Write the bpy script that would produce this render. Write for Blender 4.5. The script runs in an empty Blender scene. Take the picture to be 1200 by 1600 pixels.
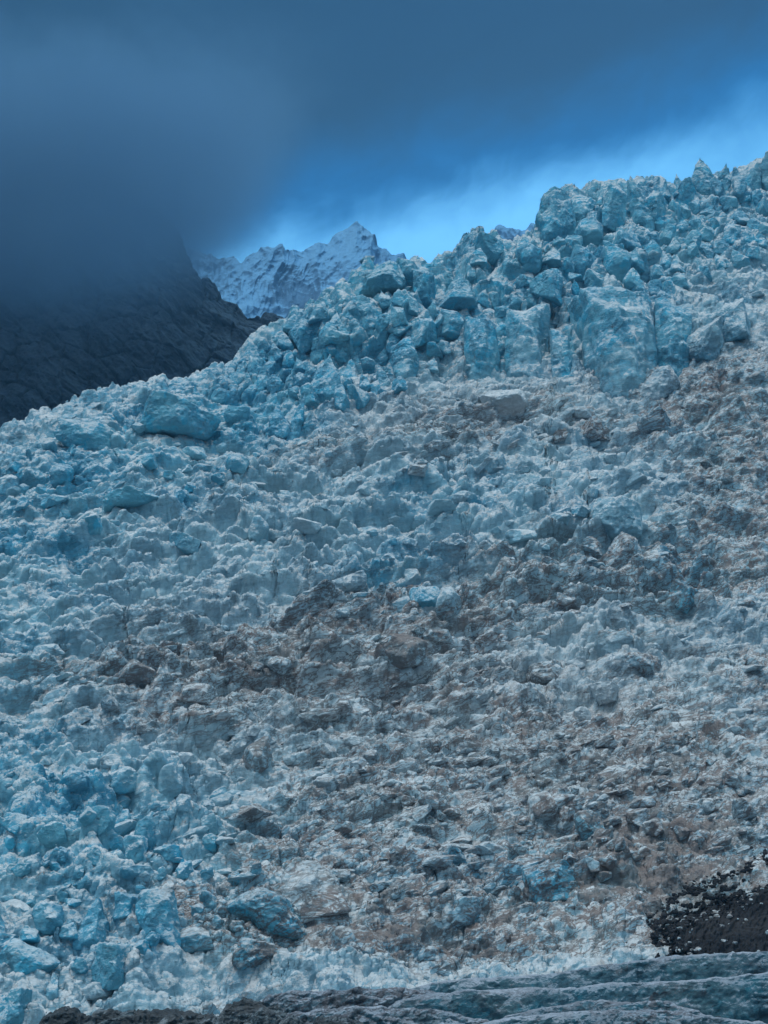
import bpy, math, random
import numpy as np
sc = bpy.context.scene
PITCH = math.radians(14.0)
F = 2827.0                      # focal length in units of a 1200 x 1600 frame
SUN_EL, SUN_AZ = math.radians(64), math.radians(215)      # azimuth clockwise from +Y

# ------------------------------------------------------------------ camera
cam = bpy.data.cameras.new("camera")
cam.sensor_fit = 'VERTICAL'; cam.sensor_height = 24.0
cam.lens = 12.0 / (800.0 / F)
cam.clip_start = 1.0; cam.clip_end = 60000.0
co = bpy.data.objects.new("camera", cam); sc.collection.objects.link(co)
co.location = (0, 0, 0); co.rotation_euler = (math.radians(90) + PITCH, 0, 0)
sc.camera = co

# ------------------------------------------------------------------ world
def N(nt, t, **kw):
    n = nt.nodes.new(t)
    for k, v in kw.items():
        if k.startswith('i_'):
            key = k[2:]
            n.inputs[int(key) if key.isdigit() else key].default_value = v
        else:
            setattr(n, k, v)
    return n

class G:
    """small helper to write node maths"""
    def __init__(s, nt): s.nt = nt
    def put(s, sock, v):
        if hasattr(v, 'is_output') or isinstance(v, bpy.types.NodeSocket): s.nt.links.new(v, sock)
        else: sock.default_value = v
    def m(s, op, a, b=None, c=None):
        n = N(s.nt, 'ShaderNodeMath', operation=op)
        for i, v in enumerate((a, b, c)):
            if v is not None: s.put(n.inputs[i], v)
        return n.outputs[0]
    def step(s, x, a, b, lo=0.0, hi=1.0):
        n = N(s.nt, 'ShaderNodeMapRange', interpolation_type='SMOOTHSTEP')
        for i, v in enumerate((x, a, b, lo, hi)): s.put(n.inputs[i], v)
        return n.outputs[0]
    def lin(s, x, a, b, lo=0.0, hi=1.0):
        n = N(s.nt, 'ShaderNodeMapRange')
        for i, v in enumerate((x, a, b, lo, hi)): s.put(n.inputs[i], v)
        return n.outputs[0]
    def mix(s, f, a, b, mode='MIX'):
        n = N(s.nt, 'ShaderNodeMix', data_type='RGBA', blend_type=mode)
        s.put(n.inputs[0], f)
        for i, v in ((6, a), (7, b)):
            if isinstance(v, tuple): v = (*v[:3], 1.0)
            s.put(n.inputs[i], v)
        return n.outputs[2]
    def noise(s, vec, scale, detail=4, rough=0.55, dist=0.0, out=0):
        n = N(s.nt, 'ShaderNodeTexNoise')
        s.put(n.inputs['Vector'], vec)
        n.inputs['Scale'].default_value = scale; n.inputs['Detail'].default_value = detail
        n.inputs['Roughness'].default_value = rough; n.inputs['Distortion'].default_value = dist
        return n.outputs[out]
    def mapping(s, vec, rot=(0, 0, 0), scale=(1, 1, 1), loc=(0, 0, 0)):
        if any(rot):                                    # turn first, then stretch
            r = N(s.nt, 'ShaderNodeMapping'); s.put(r.inputs[0], vec); r.inputs['Rotation'].default_value = rot; vec = r.outputs[0]
        n = N(s.nt, 'ShaderNodeMapping'); s.put(n.inputs[0], vec); n.inputs['Scale'].default_value = scale
        return n.outputs[0]

world = bpy.data.worlds.new("World"); sc.world = world
world.use_nodes = True
wt = world.node_tree; wt.nodes.clear(); g = G(wt)
STR = 0.1
sky = N(wt, 'ShaderNodeTexSky', sky_type='NISHITA', sun_disc=False, sun_elevation=SUN_EL, sun_rotation=SUN_AZ, altitude=400.0)
dirn = N(wt, 'ShaderNodeTexCoord').outputs['Generated']
sx = N(wt, 'ShaderNodeSeparateXYZ'); wt.links.new(dirn, sx.inputs[0])
X, Y, Z = sx.outputs
az = g.m('MULTIPLY', g.m('ARCTAN2', X, Y), 57.2958)
el = g.m('MULTIPLY', g.m('ARCSINE', Z), 57.2958)
n1 = g.noise(g.mapping(dirn, scale=(1, 1, 1.6)), 5.0, 5, 0.55, 0.6)
n2 = g.noise(g.mapping(dirn, rot=(0, 0.5, 0), scale=(1.0, 1, 2.2)), 14.0, 4, 0.55, 0.4)
n3 = g.noise(g.mapping(dirn, rot=(0, 0.7, 0), scale=(1.0, 1, 1.4)), 26.0, 5, 0.6, 0.6)
wob = g.m('ADD', g.m('MULTIPLY', g.m('SUBTRACT', n1, 0.5), 2.2), g.m('MULTIPLY', g.m('SUBTRACT', n2, 0.5), 2.0))
wob = g.m('ADD', wob, g.m('MULTIPLY', g.m('SUBTRACT', n3, 0.5), 1.3))
# clear gap low over the ice, climbing to the right
line = g.m('ADD', g.m('MULTIPLY', az, 0.19), 23.25)
d = g.m('ADD', g.m('SUBTRACT', el, line), wob)
gap = g.step(d, 4.1, -0.9)                       # 1 inside the bright gap
core = g.m('MULTIPLY', g.step(d, 1.5, -1.2), g.step(az, 16, 4, 0.62, 1.0))
leftfade = g.step(g.m('ADD', az, g.m('MULTIPLY', wob, 0.5)), -10.0, -3.5)
core = g.m('MULTIPLY', core, g.lin(leftfade, 0, 1, 0.30, 1.0))
gap = g.m('MULTIPLY', gap, g.lin(leftfade, 0, 1, 0.6, 1.0))
front = g.step(Y, -0.25, 0.75)
cn = g.lin(n1, 0.3, 0.7, 0.82, 1.18)
K = 1.0 / STR
dark = g.mix(1.0, g.mix(g.step(az, -14, 10), (0.0185*K, 0.062*K, 0.125*K), (0.024*K, 0.084*K, 0.180*K)), (1, 1, 1), 'MULTIPLY')
dark = g.mix(g.step(el, 22, 32), g.mix(1.0, dark, (1.22, 1.12, 1.05), 'MULTIPLY'), dark)
dsc = N(wt, 'ShaderNodeVectorMath', operation='SCALE'); wt.links.new(dark, dsc.inputs[0]); wt.links.new(cn, dsc.inputs['Scale'])
mid = (0.011*K, 0.26*K, 0.74*K)
bright = (0.28*K, 0.90*K, 1.56*K)
c = g.mix(gap, dsc.outputs[0], mid)
c = g.mix(core, c, bright)
# over the valley behind the viewer the cloud is thin: blue sky light comes through
BACK_N = 0.80
back = g.mix(BACK_N, sky.outputs[0], (0.80*K, 1.21*K, 1.40*K))
rise = N(wt, 'ShaderNodeVectorMath', operation='SCALE')          # an overcast sky is brightest overhead
wt.links.new(back, rise.inputs[0]); wt.links.new(g.lin(Z, 0.05, 0.95, 0.16, 1.65), rise.inputs['Scale'])
back = rise.outputs[0]
out = g.mix(front, back, c)
bg = N(wt, 'ShaderNodeBackground'); bg.inputs['Strength'].default_value = STR
wt.links.new(out, bg.inputs['Color'])
wo = N(wt, 'ShaderNodeOutputWorld'); wt.links.new(bg.outputs[0], wo.inputs['Surface'])

# ------------------------------------------------------------------ sun (behind thin overcast)
sl = bpy.data.lights.new("sun", 'SUN'); sl.energy = 1.4; sl.angle = math.radians(16); sl.color = (1.0, 0.97, 0.94)
so = bpy.data.objects.new("sun", sl); sc.collection.objects.link(so)
so.rotation_euler = (math.radians(90) - SUN_EL, 0, -SUN_AZ + math.pi)
so.rotation_euler = (math.pi/2 - SUN_EL, 0, math.pi - SUN_AZ)
sc.view_settings.view_transform = 'Standard'; sc.view_settings.look = 'None'
sc.view_settings.exposure = -0.28; sc.view_settings.gamma = 1.0
sc.cycles.volume_bounces = 3; sc.cycles.max_bounces = 8; sc.cycles.diffuse_bounces = 3
sc.cycles.volume_step_rate = 0.5

# ------------------------------------------------------------------ numpy noise
f32 = np.float32
def hsh(ix, iy, iz, seed):
    h = (ix.astype(np.int64).astype(np.uint32) * np.uint32(374761393) + iy.astype(np.int64).astype(np.uint32) * np.uint32(668265263)
         + iz.astype(np.int64).astype(np.uint32) * np.uint32(2246822519) + np.uint32((seed * 3266489917 + 12345) & 0xffffffff))
    h = (h ^ (h >> np.uint32(13))) * np.uint32(1274126177)
    h = (h ^ (h >> np.uint32(16))) * np.uint32(2654435761)
    return h ^ (h >> np.uint32(15))
def rnd(h, k):
    h = (h ^ np.uint32((k * 0x9E3779B9) & 0xffffffff)) * np.uint32(2246822519)
    h = (h ^ (h >> np.uint32(13))) * np.uint32(3266489917)
    return ((h ^ (h >> np.uint32(16))) >> np.uint32(8)).astype(f32) / f32(16777216.0)
def vnoise(p, seed):
    i = np.floor(p); w = (p - i).astype(f32); w = w*w*w*(w*(w*6-15)+10)
    i = i.astype(np.int64); r = 0
    dims = p.shape[1]
    z0 = np.zeros(len(p), np.int64)
    for dx in (0, 1):
        for dy in (0, 1):
            for dz in ((0, 1) if dims == 3 else (0,)):
                ww = (w[:, 0] if dx else 1-w[:, 0]) * (w[:, 1] if dy else 1-w[:, 1])
                if dims == 3: ww = ww * (w[:, 2] if dz else 1-w[:, 2])
                v = rnd(hsh(i[:, 0]+dx, i[:, 1]+dy, (i[:, 2]+dz) if dims == 3 else z0, seed), 7)
                r = r + ww * v
    return r * 2 - 1
def fbm(p, scale, octs=4, seed=0, gain=0.5, ridged=False):
    p = np.asarray(p, f32) / f32(scale); a, s, t = 1.0, 0, 0
    for o in range(octs):
        v = vnoise(p, seed + o*17)
        if ridged: v = 1 - 2*np.abs(v)
        s = s + a*v; t += a
        a *= gain
        q = p.copy(); q[:, 0] = p[:, 0]*0.8 - p[:, 1]*0.6; q[:, 1] = p[:, 0]*0.6 + p[:, 1]*0.8
        p = q * f32(2.03) + f32(11.3)
    return (s / t).astype(f32)
def voro(p, size, seed, jit=0.85):
    p = np.asarray(p, f32) / f32(size)
    i = np.floor(p).astype(np.int64); n = len(p); z0 = np.zeros(n, np.int64)
    f1 = np.full(n, 9e9, f32); f2 = np.full(n, 9e9, f32); bh = np.zeros(n, np.uint32)
    bx = np.zeros(n, f32); by = np.zeros(n, f32)
    for ox in (-1, 0, 1):
        for oy in (-1, 0, 1):
            h = hsh(i[:, 0]+ox, i[:, 1]+oy, z0, seed)
            cx = i[:, 0]+ox+0.5+(rnd(h, 1)-0.5)*jit; cy = i[:, 1]+oy+0.5+(rnd(h, 2)-0.5)*jit
            dx = (p[:, 0]-cx).astype(f32); dy = (p[:, 1]-cy).astype(f32)
            dd = dx*dx+dy*dy
            near = dd < f1
            f2 = np.where(near, f1, np.minimum(f2, dd))
            f1 = np.where(near, dd, f1); bh = np.where(near, h, bh)
            bx = np.where(near, dx, bx); by = np.where(near, dy, by)
    return np.sqrt(f1), np.sqrt(f2), bh, bx*size, by*size

def blocks(p, size, seed, tilt=0.35, steep=1.6, bias=0.0, tall=0.30):
    """upper envelope of tilted angular blocks: every cell is a small convex polyhedron cut by planes"""
    p = np.asarray(p, f32) / f32(size)
    i = np.floor(p).astype(np.int64); n = len(p); z0 = np.zeros(n, np.int64)
    best = np.full(n, -0.12, f32)
    for ox in (-1, 0, 1):
        for oy in (-1, 0, 1):
            h = hsh(i[:, 0]+ox, i[:, 1]+oy, z0, seed)
            dx = (p[:, 0] - (i[:, 0]+ox+0.5+(rnd(h, 1)-0.5)*1.0)).astype(f32)
            dy = (p[:, 1] - (i[:, 1]+oy+0.5+(rnd(h, 2)-0.5)*1.0)).astype(f32)
            a = tall*(0.35+1.3*rnd(h, 3))
            v = a + dx*((rnd(h, 4)-0.5)*2*tilt) + dy*(bias+(rnd(h, 5)-0.5)*2*tilt)
            ph = rnd(h, 6)*6.2832
            r = 0.28+0.34*rnd(h, 8)
            ex = 0.65+0.7*rnd(h, 12)
            for k in range(4):
                an = ph + (k + (rnd(h, 20+k)-0.5)*0.7)*1.5708
                st = steep*(0.45+1.1*rnd(h, 30+k))
                rr = r*(ex if k % 2 else 1/ex)
                v = np.minimum(v, a*0.6 + st*(rr - dx*np.cos(an) - dy*np.sin(an)))
            best = np.maximum(best, v)
    return best*size

# ------------------------------------------------------------------ frame <-> place
cp, sp = math.cos(PITCH), math.sin(PITCH)
def ray_point(px, py, Y):
    a = (px-600.0)/F; b = (800.0-py)/F
    ry = cp - sp*b; rz = sp + cp*b
    k = Y/ry
    return np.stack([a*k, Y + 0*k, rz*k], -1)
def project(P):
    x, y, z = P[..., 0], P[..., 1], P[..., 2]
    dep = y*cp + z*sp; up = -y*sp + z*cp
    return 600 + F*x/dep, 800 - F*up/dep, dep
def interp(x, pts):
    a = np.array(sorted(pts), float)
    return np.interp(x, a[:, 0], a[:, 1])
def smooth_interp(x, pts, w):
    s = 0
    for o, k in ((-1, .25), (-.5, .5), (0, .5), (.5, .5), (1, .25)): s = s + k*interp(x+o*w, pts)
    return s/2.0
def gz(px, py, cx, cy, rx, ry, rot=0.0):
    c_, s_ = math.cos(math.radians(rot)), math.sin(math.radians(rot))
    dx, dy = px-cx, py-cy
    u = (dx*c_ - dy*s_)/rx; v = (dx*s_ + dy*c_)/ry           # rot tilts the long axis up to the right
    return np.exp(-(u*u+v*v))

# layout of the icefall: where the ice is broken, blue, dirty
def zone_blue(px, py):
    z = 0.36 + 0.35*gz(px, py, 930, 390, 330, 110, 12) + 0.32*gz(px, py, 560, 520, 170, 100, 10) + 0.25*gz(px, py, 170, 740, 260, 120, 18)
    z = z + 0.24*gz(px, py, 150, 1350, 260, 190) + 0.15*gz(px, py, 30, 1120, 120, 260) + 0.15*gz(px, py, 690, 820, 140, 50, 10) + 0.25*gz(px, py, 850, 1370, 90, 70)
    z = z + 0.2*gz(px, py, 1065, 930, 50, 40) + .25*gz(px, py, 620, 945, 70, 40) + .35*gz(px, py, 385, 640, 70, 50)
    z = z - 0.30*gz(px, py, 450, 1100, 350, 110, 8) - 0.26*gz(px, py, 900, 1180, 380, 160, 8) - .25*gz(px, py, 720, 670, 220, 60, 4)
    z = z + .7*gz(px, py, 783, 535, 10, 60) + .7*gz(px, py, 889, 570, 8, 40) + .4*gz(px, py, 1034, 530, 8, 50) + .4*gz(px, py, 430, 640, 70, 60)
    return np.clip(z, 0.05, 1.2)
def zone_dirt_dim(px, py):
    z = 0.14 + 0.36*gz(px, py, 820, 965, 420, 60, 8) + 0.36*gz(px, py, 330, 1085, 330, 75, 8) + 0.24*gz(px, py, 780, 1180, 460, 120, 6)
    z = z + 0.26*gz(px, py, 1010, 1290, 300, 130, 10) + 0.26*gz(px, py, 760, 690, 280, 60, 4) + 0.36*gz(px, py, 1180, 790, 170, 180) + .2*gz(px, py, 520, 1330, 200, 100) + .22*gz(px, py, 1100, 640, 120, 80)
    z = z + 0.15*gz(px, py, 450, 760, 220, 60, 10) + 0.12*gz(px, py, 560, 1440, 260, 70)
    z = z + 0.08*np.clip((py-1120)/200, 0, 1) + 0.10*gz(px, py, 760, 1440, 360, 80) + .2*gz(px, py, 1050, 1400, 200, 120) + .30*gz(px, py, 780, 1490, 520, 40) + .25*gz(px, py, 1060, 1400, 160, 60)  # grit rises towards the bottom, partly painting in the dimmer lower edge
    z = z - 0.14*gz(px, py, 900, 370, 330, 100, 12) - 0.24*gz(px, py, 380, 850, 460, 110, 8) - 0.1*gz(px, py, 760, 830, 200, 50, 6) - 0.12*gz(px, py, 120, 1330, 240, 160)
    return np.clip(z, 0.02, 1)
def zone_rough(px, py):
    z = 0.22 + 0.65*gz(px, py, 930, 380, 330, 110, 12) + 0.7*gz(px, py, 560, 530, 170, 90, 12) + 0.30*gz(px, py, 150, 740, 260, 110, 18)
    z = z + 0.55*gz(px, py, 180, 1370, 290, 170) + 0.45*gz(px, py, 960, 840, 110, 70) + .3*gz(px, py, 900, 520, 220, 70) + .2*gz(px, py, 700, 1000, 600, 160)
    z = z + .25*gz(px, py, 850, 1370, 100, 70) + .3*gz(px, py, 1120, 700, 120, 120)
    z = z - .18*gz(px, py, 760, 640, 220, 50, 4) - .2*gz(px, py, 350, 1470, 160, 50) - .3*gz(px, py, 490, 1385, 90, 50)
    return np.clip(z, 0.06, 1)

# ------------------------------------------------------------------ meshes
def mesh_obj(name, V, Fc, mat, attrs=None, smooth=True, parent=None):
    me = bpy.data.meshes.new(name)
    V = np.asarray(V, f32); Fc = np.asarray(Fc, np.int32)
    k = Fc.shape[1]
    me.vertices.add(len(V)); me.vertices.foreach_set('co', V.ravel())
    me.loops.add(Fc.size); me.loops.foreach_set('vertex_index', Fc.ravel())
    me.polygons.add(len(Fc)); me.polygons.foreach_set('loop_start', np.arange(0, Fc.size, k, dtype=np.int32))
    me.update(calc_edges=True)
    me.polygons.foreach_set('use_smooth', np.full(len(Fc), smooth))
    for nme, val in (attrs or {}).items():
        a = me.attributes.new(nme, 'FLOAT', 'POINT'); a.data.foreach_set('value', np.asarray(val, f32))
    if mat: me.materials.append(mat)
    o = bpy.data.objects.new(name, me); sc.collection.objects.link(o)
    if parent: o.parent = parent
    return o
def grid_faces(nr, nc):
    i = np.arange((nr-1)*nc).reshape(nr-1, nc)[:, :-1].ravel()
    return np.stack([i, i+1, i+nc+1, i+nc], 1)
def icosphere(sub):
    t = (1+5**.5)/2
    v = [(-1,t,0),(1,t,0),(-1,-t,0),(1,-t,0),(0,-1,t),(0,1,t),(0,-1,-t),(0,1,-t),(t,0,-1),(t,0,1),(-t,0,-1),(-t,0,1)]
    v = [np.array(q)/np.linalg.norm(q) for q in v]
    f = [(0,11,5),(0,5,1),(0,1,7),(0,7,10),(0,10,11),(1,5,9),(5,11,4),(11,10,2),(10,7,6),(7,1,8),(3,9,4),(3,4,2),(3,2,6),(3,6,8),(3,8,9),(4,9,5),(2,4,11),(6,2,10),(8,6,7),(9,8,1)]
    for _ in range(sub):
        cache = {}; nf = []
        def mid(a, b):
            k = (min(a, b), max(a, b))
            if k not in cache:
                q = v[a]+v[b]; v.append(q/np.linalg.norm(q)); cache[k] = len(v)-1
            return cache[k]
        for a, b, c_ in f:
            x, y, z = mid(a, b), mid(b, c_), mid(c_, a)
            nf += [(a, x, z), (b, y, x), (c_, z, y), (x, y, z)]
        f = nf
    return np.array(v, f32), np.array(f, np.int32)
ICO = {k: icosphere(k) for k in (1, 2, 3, 4, 5)}

# ------------------------------------------------------------------ materials
def new_mat(name):
    m = bpy.data.materials.new(name); m.use_nodes = True
    nt = m.node_tree; nt.nodes.clear()
    o = N(nt, 'ShaderNodeOutputMaterial'); b = N(nt, 'ShaderNodeBsdfPrincipled')
    nt.links.new(b.outputs[0], o.inputs[0])
    return m, nt, G(nt), b
def ice_material(name, white=(0.78, 0.765, 0.765), fresh=(0.155, 0.45, 0.57), dirtc=(0.110, 0.085, 0.075), dirt_gain=0.0, scale=1.0, rustc=(0.150, 0.078, 0.055), veilc=(0.42, 0.375, 0.345)):
    m, nt, g, b = new_mat(name)
    geo = N(nt, 'ShaderNodeNewGeometry'); P = geo.outputs['Position']
    nl = g.noise(P, 0.035*scale, 4, 0.55, 0.3)
    def facets(sc_, rnd_amt=1.0):
        v = N(nt, 'ShaderNodeTexVoronoi'); v.inputs['Scale'].default_value = sc_; v.inputs['Randomness'].default_value = rnd_amt
        nt.links.new(PW, v.inputs['Vector'])
        ms = N(nt, 'ShaderNodeVectorMath', operation='SCALE'); nt.links.new(PW, ms.inputs[0]); ms.inputs['Scale'].default_value = 1.0
        df = N(nt, 'ShaderNodeVectorMath', operation='SUBTRACT'); nt.links.new(ms.outputs[0], df.inputs[0]); nt.links.new(v.outputs['Position'], df.inputs[1])
        rv = N(nt, 'ShaderNodeVectorMath', operation='SUBTRACT'); nt.links.new(v.outputs['Color'], rv.inputs[0]); rv.inputs[1].default_value = (0.5, 0.5, 0.5)
        dt = N(nt, 'ShaderNodeVectorMath', operation='DOT_PRODUCT'); nt.links.new(df.outputs[0], dt.inputs[0]); nt.links.new(rv.outputs[0], dt.inputs[1])
        sv = N(nt, 'ShaderNodeSeparateXYZ'); nt.links.new(v.outputs['Color'], sv.inputs[0])
        return dt.outputs['Value'], sv.outputs[0]
    wv = N(nt, 'ShaderNodeVectorMath', operation='MULTIPLY_ADD')
    nw = N(nt, 'ShaderNodeTexNoise'); nt.links.new(P, nw.inputs['Vector']); nw.inputs['Scale'].default_value = 0.45*scale; nw.inputs['Detail'].default_value = 3
    nt.links.new(nw.outputs['Color'], wv.inputs[0]); wv.inputs[1].default_value = (1.6/scale, 1.6/scale, 1.6/scale); nt.links.new(P, wv.inputs[2])
    stre = g.mapping(wv.outputs[0], rot=(0, math.radians(20), 0), scale=(0.62, 0.9, 1.15))
    PW = stre
    fa, ra = facets(0.20*scale); fb, rb = facets(0.50*scale); fc, rc = facets(1.15*scale)
    fine = g.step(nl, 0.36, 0.64, 0.25, 1.1)
    hb = g.m('ADD', g.m('ADD', g.m('MULTIPLY', fa, 0.85), g.m('MULTIPLY', fb, g.m('MULTIPLY', fine, 0.95))), g.m('MULTIPLY', fc, g.m('MULTIPLY', fine, 0.85)))
    hb = g.m('ADD', hb, g.m('MULTIPLY', g.noise(P, 1.8*scale, 3, 0.65), 0.22/scale))
    bp = N(nt, 'ShaderNodeBump'); bp.inputs['Strength'].default_value = 0.82; bp.inputs['Distance'].default_value = 1.0
    nt.links.new(hb, bp.inputs['Height']); nt.links.new(bp.outputs[0], b.inputs['Normal'])
    nz = N(nt, 'ShaderNodeSeparateXYZ'); nt.links.new(bp.outputs[0], nz.inputs[0])
    aB = N(nt, 'ShaderNodeAttribute', attribute_name='blue').outputs['Fac']
    aD = N(nt, 'ShaderNodeAttribute', attribute_name='dirt').outputs['Fac']
    nm = g.noise(P, 0.22*scale, 4, 0.6, 0.4)
    nf = g.noise(P, 1.1*scale, 3, 0.65)
    up = g.m('ADD', nz.outputs[2], g.m('MULTIPLY', g.m('SUBTRACT', nm, 0.5), 0.85))
    face = g.step(up, 0.74, 0.28)                              # fresh broken faces are clear blue ice
    bl = g.m('MULTIPLY', face, g.lin(aB, 0, 1, 0.28, 1.3))
    bl = g.m('ADD', bl, g.m('MULTIPLY', g.step(g.m('ADD', nl, g.m('MULTIPLY', aB, 0.45)), 0.72, 0.98), 0.42))
    bl = g.m('MINIMUM', bl, 1.0)
    fr = g.mix(g.step(nl, 0.35, 0.65), fresh, tuple(x*y for x, y in zip(fresh, (0.72, 0.86, 0.95))))
    vivid = g.m('MULTIPLY', g.step(g.noise(P, 0.13*scale, 3, 0.6, 0.5), 0.53, 0.64), g.step(aB, 0.2, 0.7))
    fr = g.mix(g.m('MULTIPLY', vivid, 0.8), fr, tuple(x*y for x, y in zip(fresh, (0.40, 1.05, 1.18))))
    wh = g.mix(g.step(nf, 0.3, 0.7), tuple(x*0.80 for x in white), white)
    c_ = g.mix(bl, wh, fr)
    lay = g.noise(g.mapping(wv.outputs[0], rot=(0, math.radians(9), 0), scale=(0.06, 0.1, 1.0)), 0.55*scale, 4, 0.6)
    c_ = g.mix(1.0, c_, g.mix(g.step(lay, 0.36, 0.62), (0.80, 0.84, 0.86), (1.0, 1.0, 1.0)), 'MULTIPLY')
    # a veil of dust, then streaks of grit laid along the flow lines (rising to the right)
    st = g.noise(g.mapping(P, rot=(0, math.radians(16), 0), scale=(0.36, 0.7, 1.0)), 0.42*scale, 6, 0.68, 0.9)
    sb = g.noise(g.mapping(P, rot=(0, math.radians(10), 0), scale=(0.35, 0.7, 1.0)), 0.055*scale, 4, 0.55, 0.5)
    v = g.m('ADD', g.m('MULTIPLY', st, 0.95), g.m('MULTIPLY', sb, 0.40))
    v = g.m('SUBTRACT', v, 0.06)
    v = g.m('ADD', v, g.m('MULTIPLY', g.m('SUBTRACT', ra, 0.5), 0.16))
    v = g.m('ADD', v, g.m('MULTIPLY', g.m('SUBTRACT', rb, 0.5), 0.20))
    v = g.m('ADD', v, g.m('MULTIPLY', g.m('SUBTRACT', nf, 0.5), 0.25))
    d1 = g.m('ADD', g.m('ADD', v, g.m('MULTIPLY', aD, 0.62)), dirt_gain)
    grit = g.m('MULTIPLY', g.step(d1, 0.93, 1.10), 0.85)
    veil = g.m('MULTIPLY', g.step(g.m('ADD', d1, g.m('MULTIPLY', nl, 0.15)), 0.80, 1.32), 0.34)
    sl_ = g.noise(g.mapping(P, rot=(0, math.radians(12), 0), scale=(0.35, 0.6, 1.0)), 0.16*scale, 5, 0.6, 1.2)
    thin = g.step(g.m('ABSOLUTE', g.m('SUBTRACT', sl_, 0.5)), 0.034, 0.008)
    sm_ = g.noise(g.mapping(wv.outputs[0], rot=(0, math.radians(24), 0), scale=(0.30, 0.6, 1.0)), 0.36*scale, 4, 0.6, 1.0)
    thin = g.m('MAXIMUM', thin, g.step(g.m('ABSOLUTE', g.m('SUBTRACT', sm_, 0.52)), 0.040, 0.010))
    thin = g.m('MULTIPLY', thin, g.step(g.m('ADD', g.m('MULTIPLY', sb, 0.7), aD), 0.50, 0.80))
    grit = g.m('MAXIMUM', grit, g.m('MULTIPLY', thin, 0.9))
    rust = g.step(g.noise(P, 0.09*scale, 3, 0.6), 0.40, 0.56)
    dc = g.mix(rust, dirtc, rustc)
    c_ = g.mix(veil, c_, veilc)
    c_ = g.mix(g.m('MULTIPLY', grit, 0.82), c_, dc)
    nt.links.new(c_, b.inputs['Base Color'])
    b.inputs['Roughness'].default_value = 0.75
    b.inputs['Specular IOR Level'].default_value = 0.12
    return m
ICE = ice_material("glacier_ice")
DIRTY = ice_material("dirty_ice", white=(0.26, 0.28, 0.30), fresh=(0.10, 0.17, 0.19), dirtc=(0.018, 0.017, 0.018), dirt_gain=0.06, scale=1.3, rustc=(0.03, 0.025, 0.024), veilc=(0.10, 0.10, 0.105))
FORE = ice_material("ridge_ice", white=(0.44, 0.46, 0.52), fresh=(0.075, 0.165, 0.195), dirtc=(0.05, 0.045, 0.05), dirt_gain=0.05, scale=1.2, rustc=(0.09, 0.065, 0.065), veilc=(0.2, 0.2, 0.21))

def rock_material(name, c1, c2, snow, snow_lo=0.9, snow_hi=1.2, strata_rot=0.0, scale=1.0):
    m, nt, g, b = new_mat(name)
    geo = N(nt, 'ShaderNodeNewGeometry'); P = geo.outputs['Position']
    nz = N(nt, 'ShaderNodeSeparateXYZ'); nt.links.new(geo.outputs['Normal'], nz.inputs[0])
    a = g.noise(P, 0.012*scale, 5, 0.6, 0.4)
    s_ = g.noise(g.mapping(P, rot=(0, strata_rot, 0), scale=(0.16, 0.4, 1.4)), 0.05*scale, 6, 0.65, 0.3)
    f_ = g.noise(P, 0.25*scale, 4, 0.65)
    c_ = g.mix(g.step(s_, 0.33, 0.67), c1, c2)
    c_ = g.mix(g.m('MULTIPLY', g.step(a, 0.45, 0.7), 0.5), c_, tuple(x*0.5 for x in c1))
    c_ = g.mix(g.m('MULTIPLY', g.step(f_, 0.5, 0.75), 0.35), c_, tuple(min(1, x*1.7) for x in c2))
    aS = N(nt, 'ShaderNodeAttribute', attribute_name='snow').outputs['Fac']
    v = g.m('ADD', g.m('ADD', g.m('MULTIPLY', s_, 0.5), g.m('MULTIPLY', nz.outputs[2], 0.55)), g.m('ADD', aS, g.m('MULTIPLY', g.m('SUBTRACT', f_, 0.5), 0.35)))
    c_ = g.mix(g.step(v, snow_lo, snow_hi), c_, snow)
    nt.links.new(c_, b.inputs['Base Color'])
    b.inputs['Roughness'].default_value = 0.8; b.inputs['Specular IOR Level'].default_value = 0.2
    bp = N(nt, 'ShaderNodeBump'); bp.inputs['Strength'].default_value = 0.7; bp.inputs['Distance'].default_value = 3.0/scale
    nt.links.new(g.m('ADD', s_, g.m('MULTIPLY', f_, 0.4)), bp.inputs['Height']); nt.links.new(bp.outputs[0], b.inputs['Normal'])
    return m
ROCK = rock_material("hazy_dark_schist", (0.022, 0.045, 0.070), (0.085, 0.135, 0.18), (0.34, 0.37, 0.40), 1.0, 1.5, math.radians(-48))  # dark rock, its fade into blue air painted into both colours
PEAK = rock_material("hazy_snow_and_rock", (0.06, 0.14, 0.24), (0.10, 0.22, 0.36), (0.15, 0.34, 0.54), 0.30, 0.62, math.radians(70), 0.35)  # distant haze and twilight shade painted into the snow and rock colours
SCREE = rock_material("black_scree", (0.016, 0.015, 0.018), (0.040, 0.036, 0.038), (0.32, 0.33, 0.35), 1.30, 1.42, 0.0, 4.0)

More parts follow.
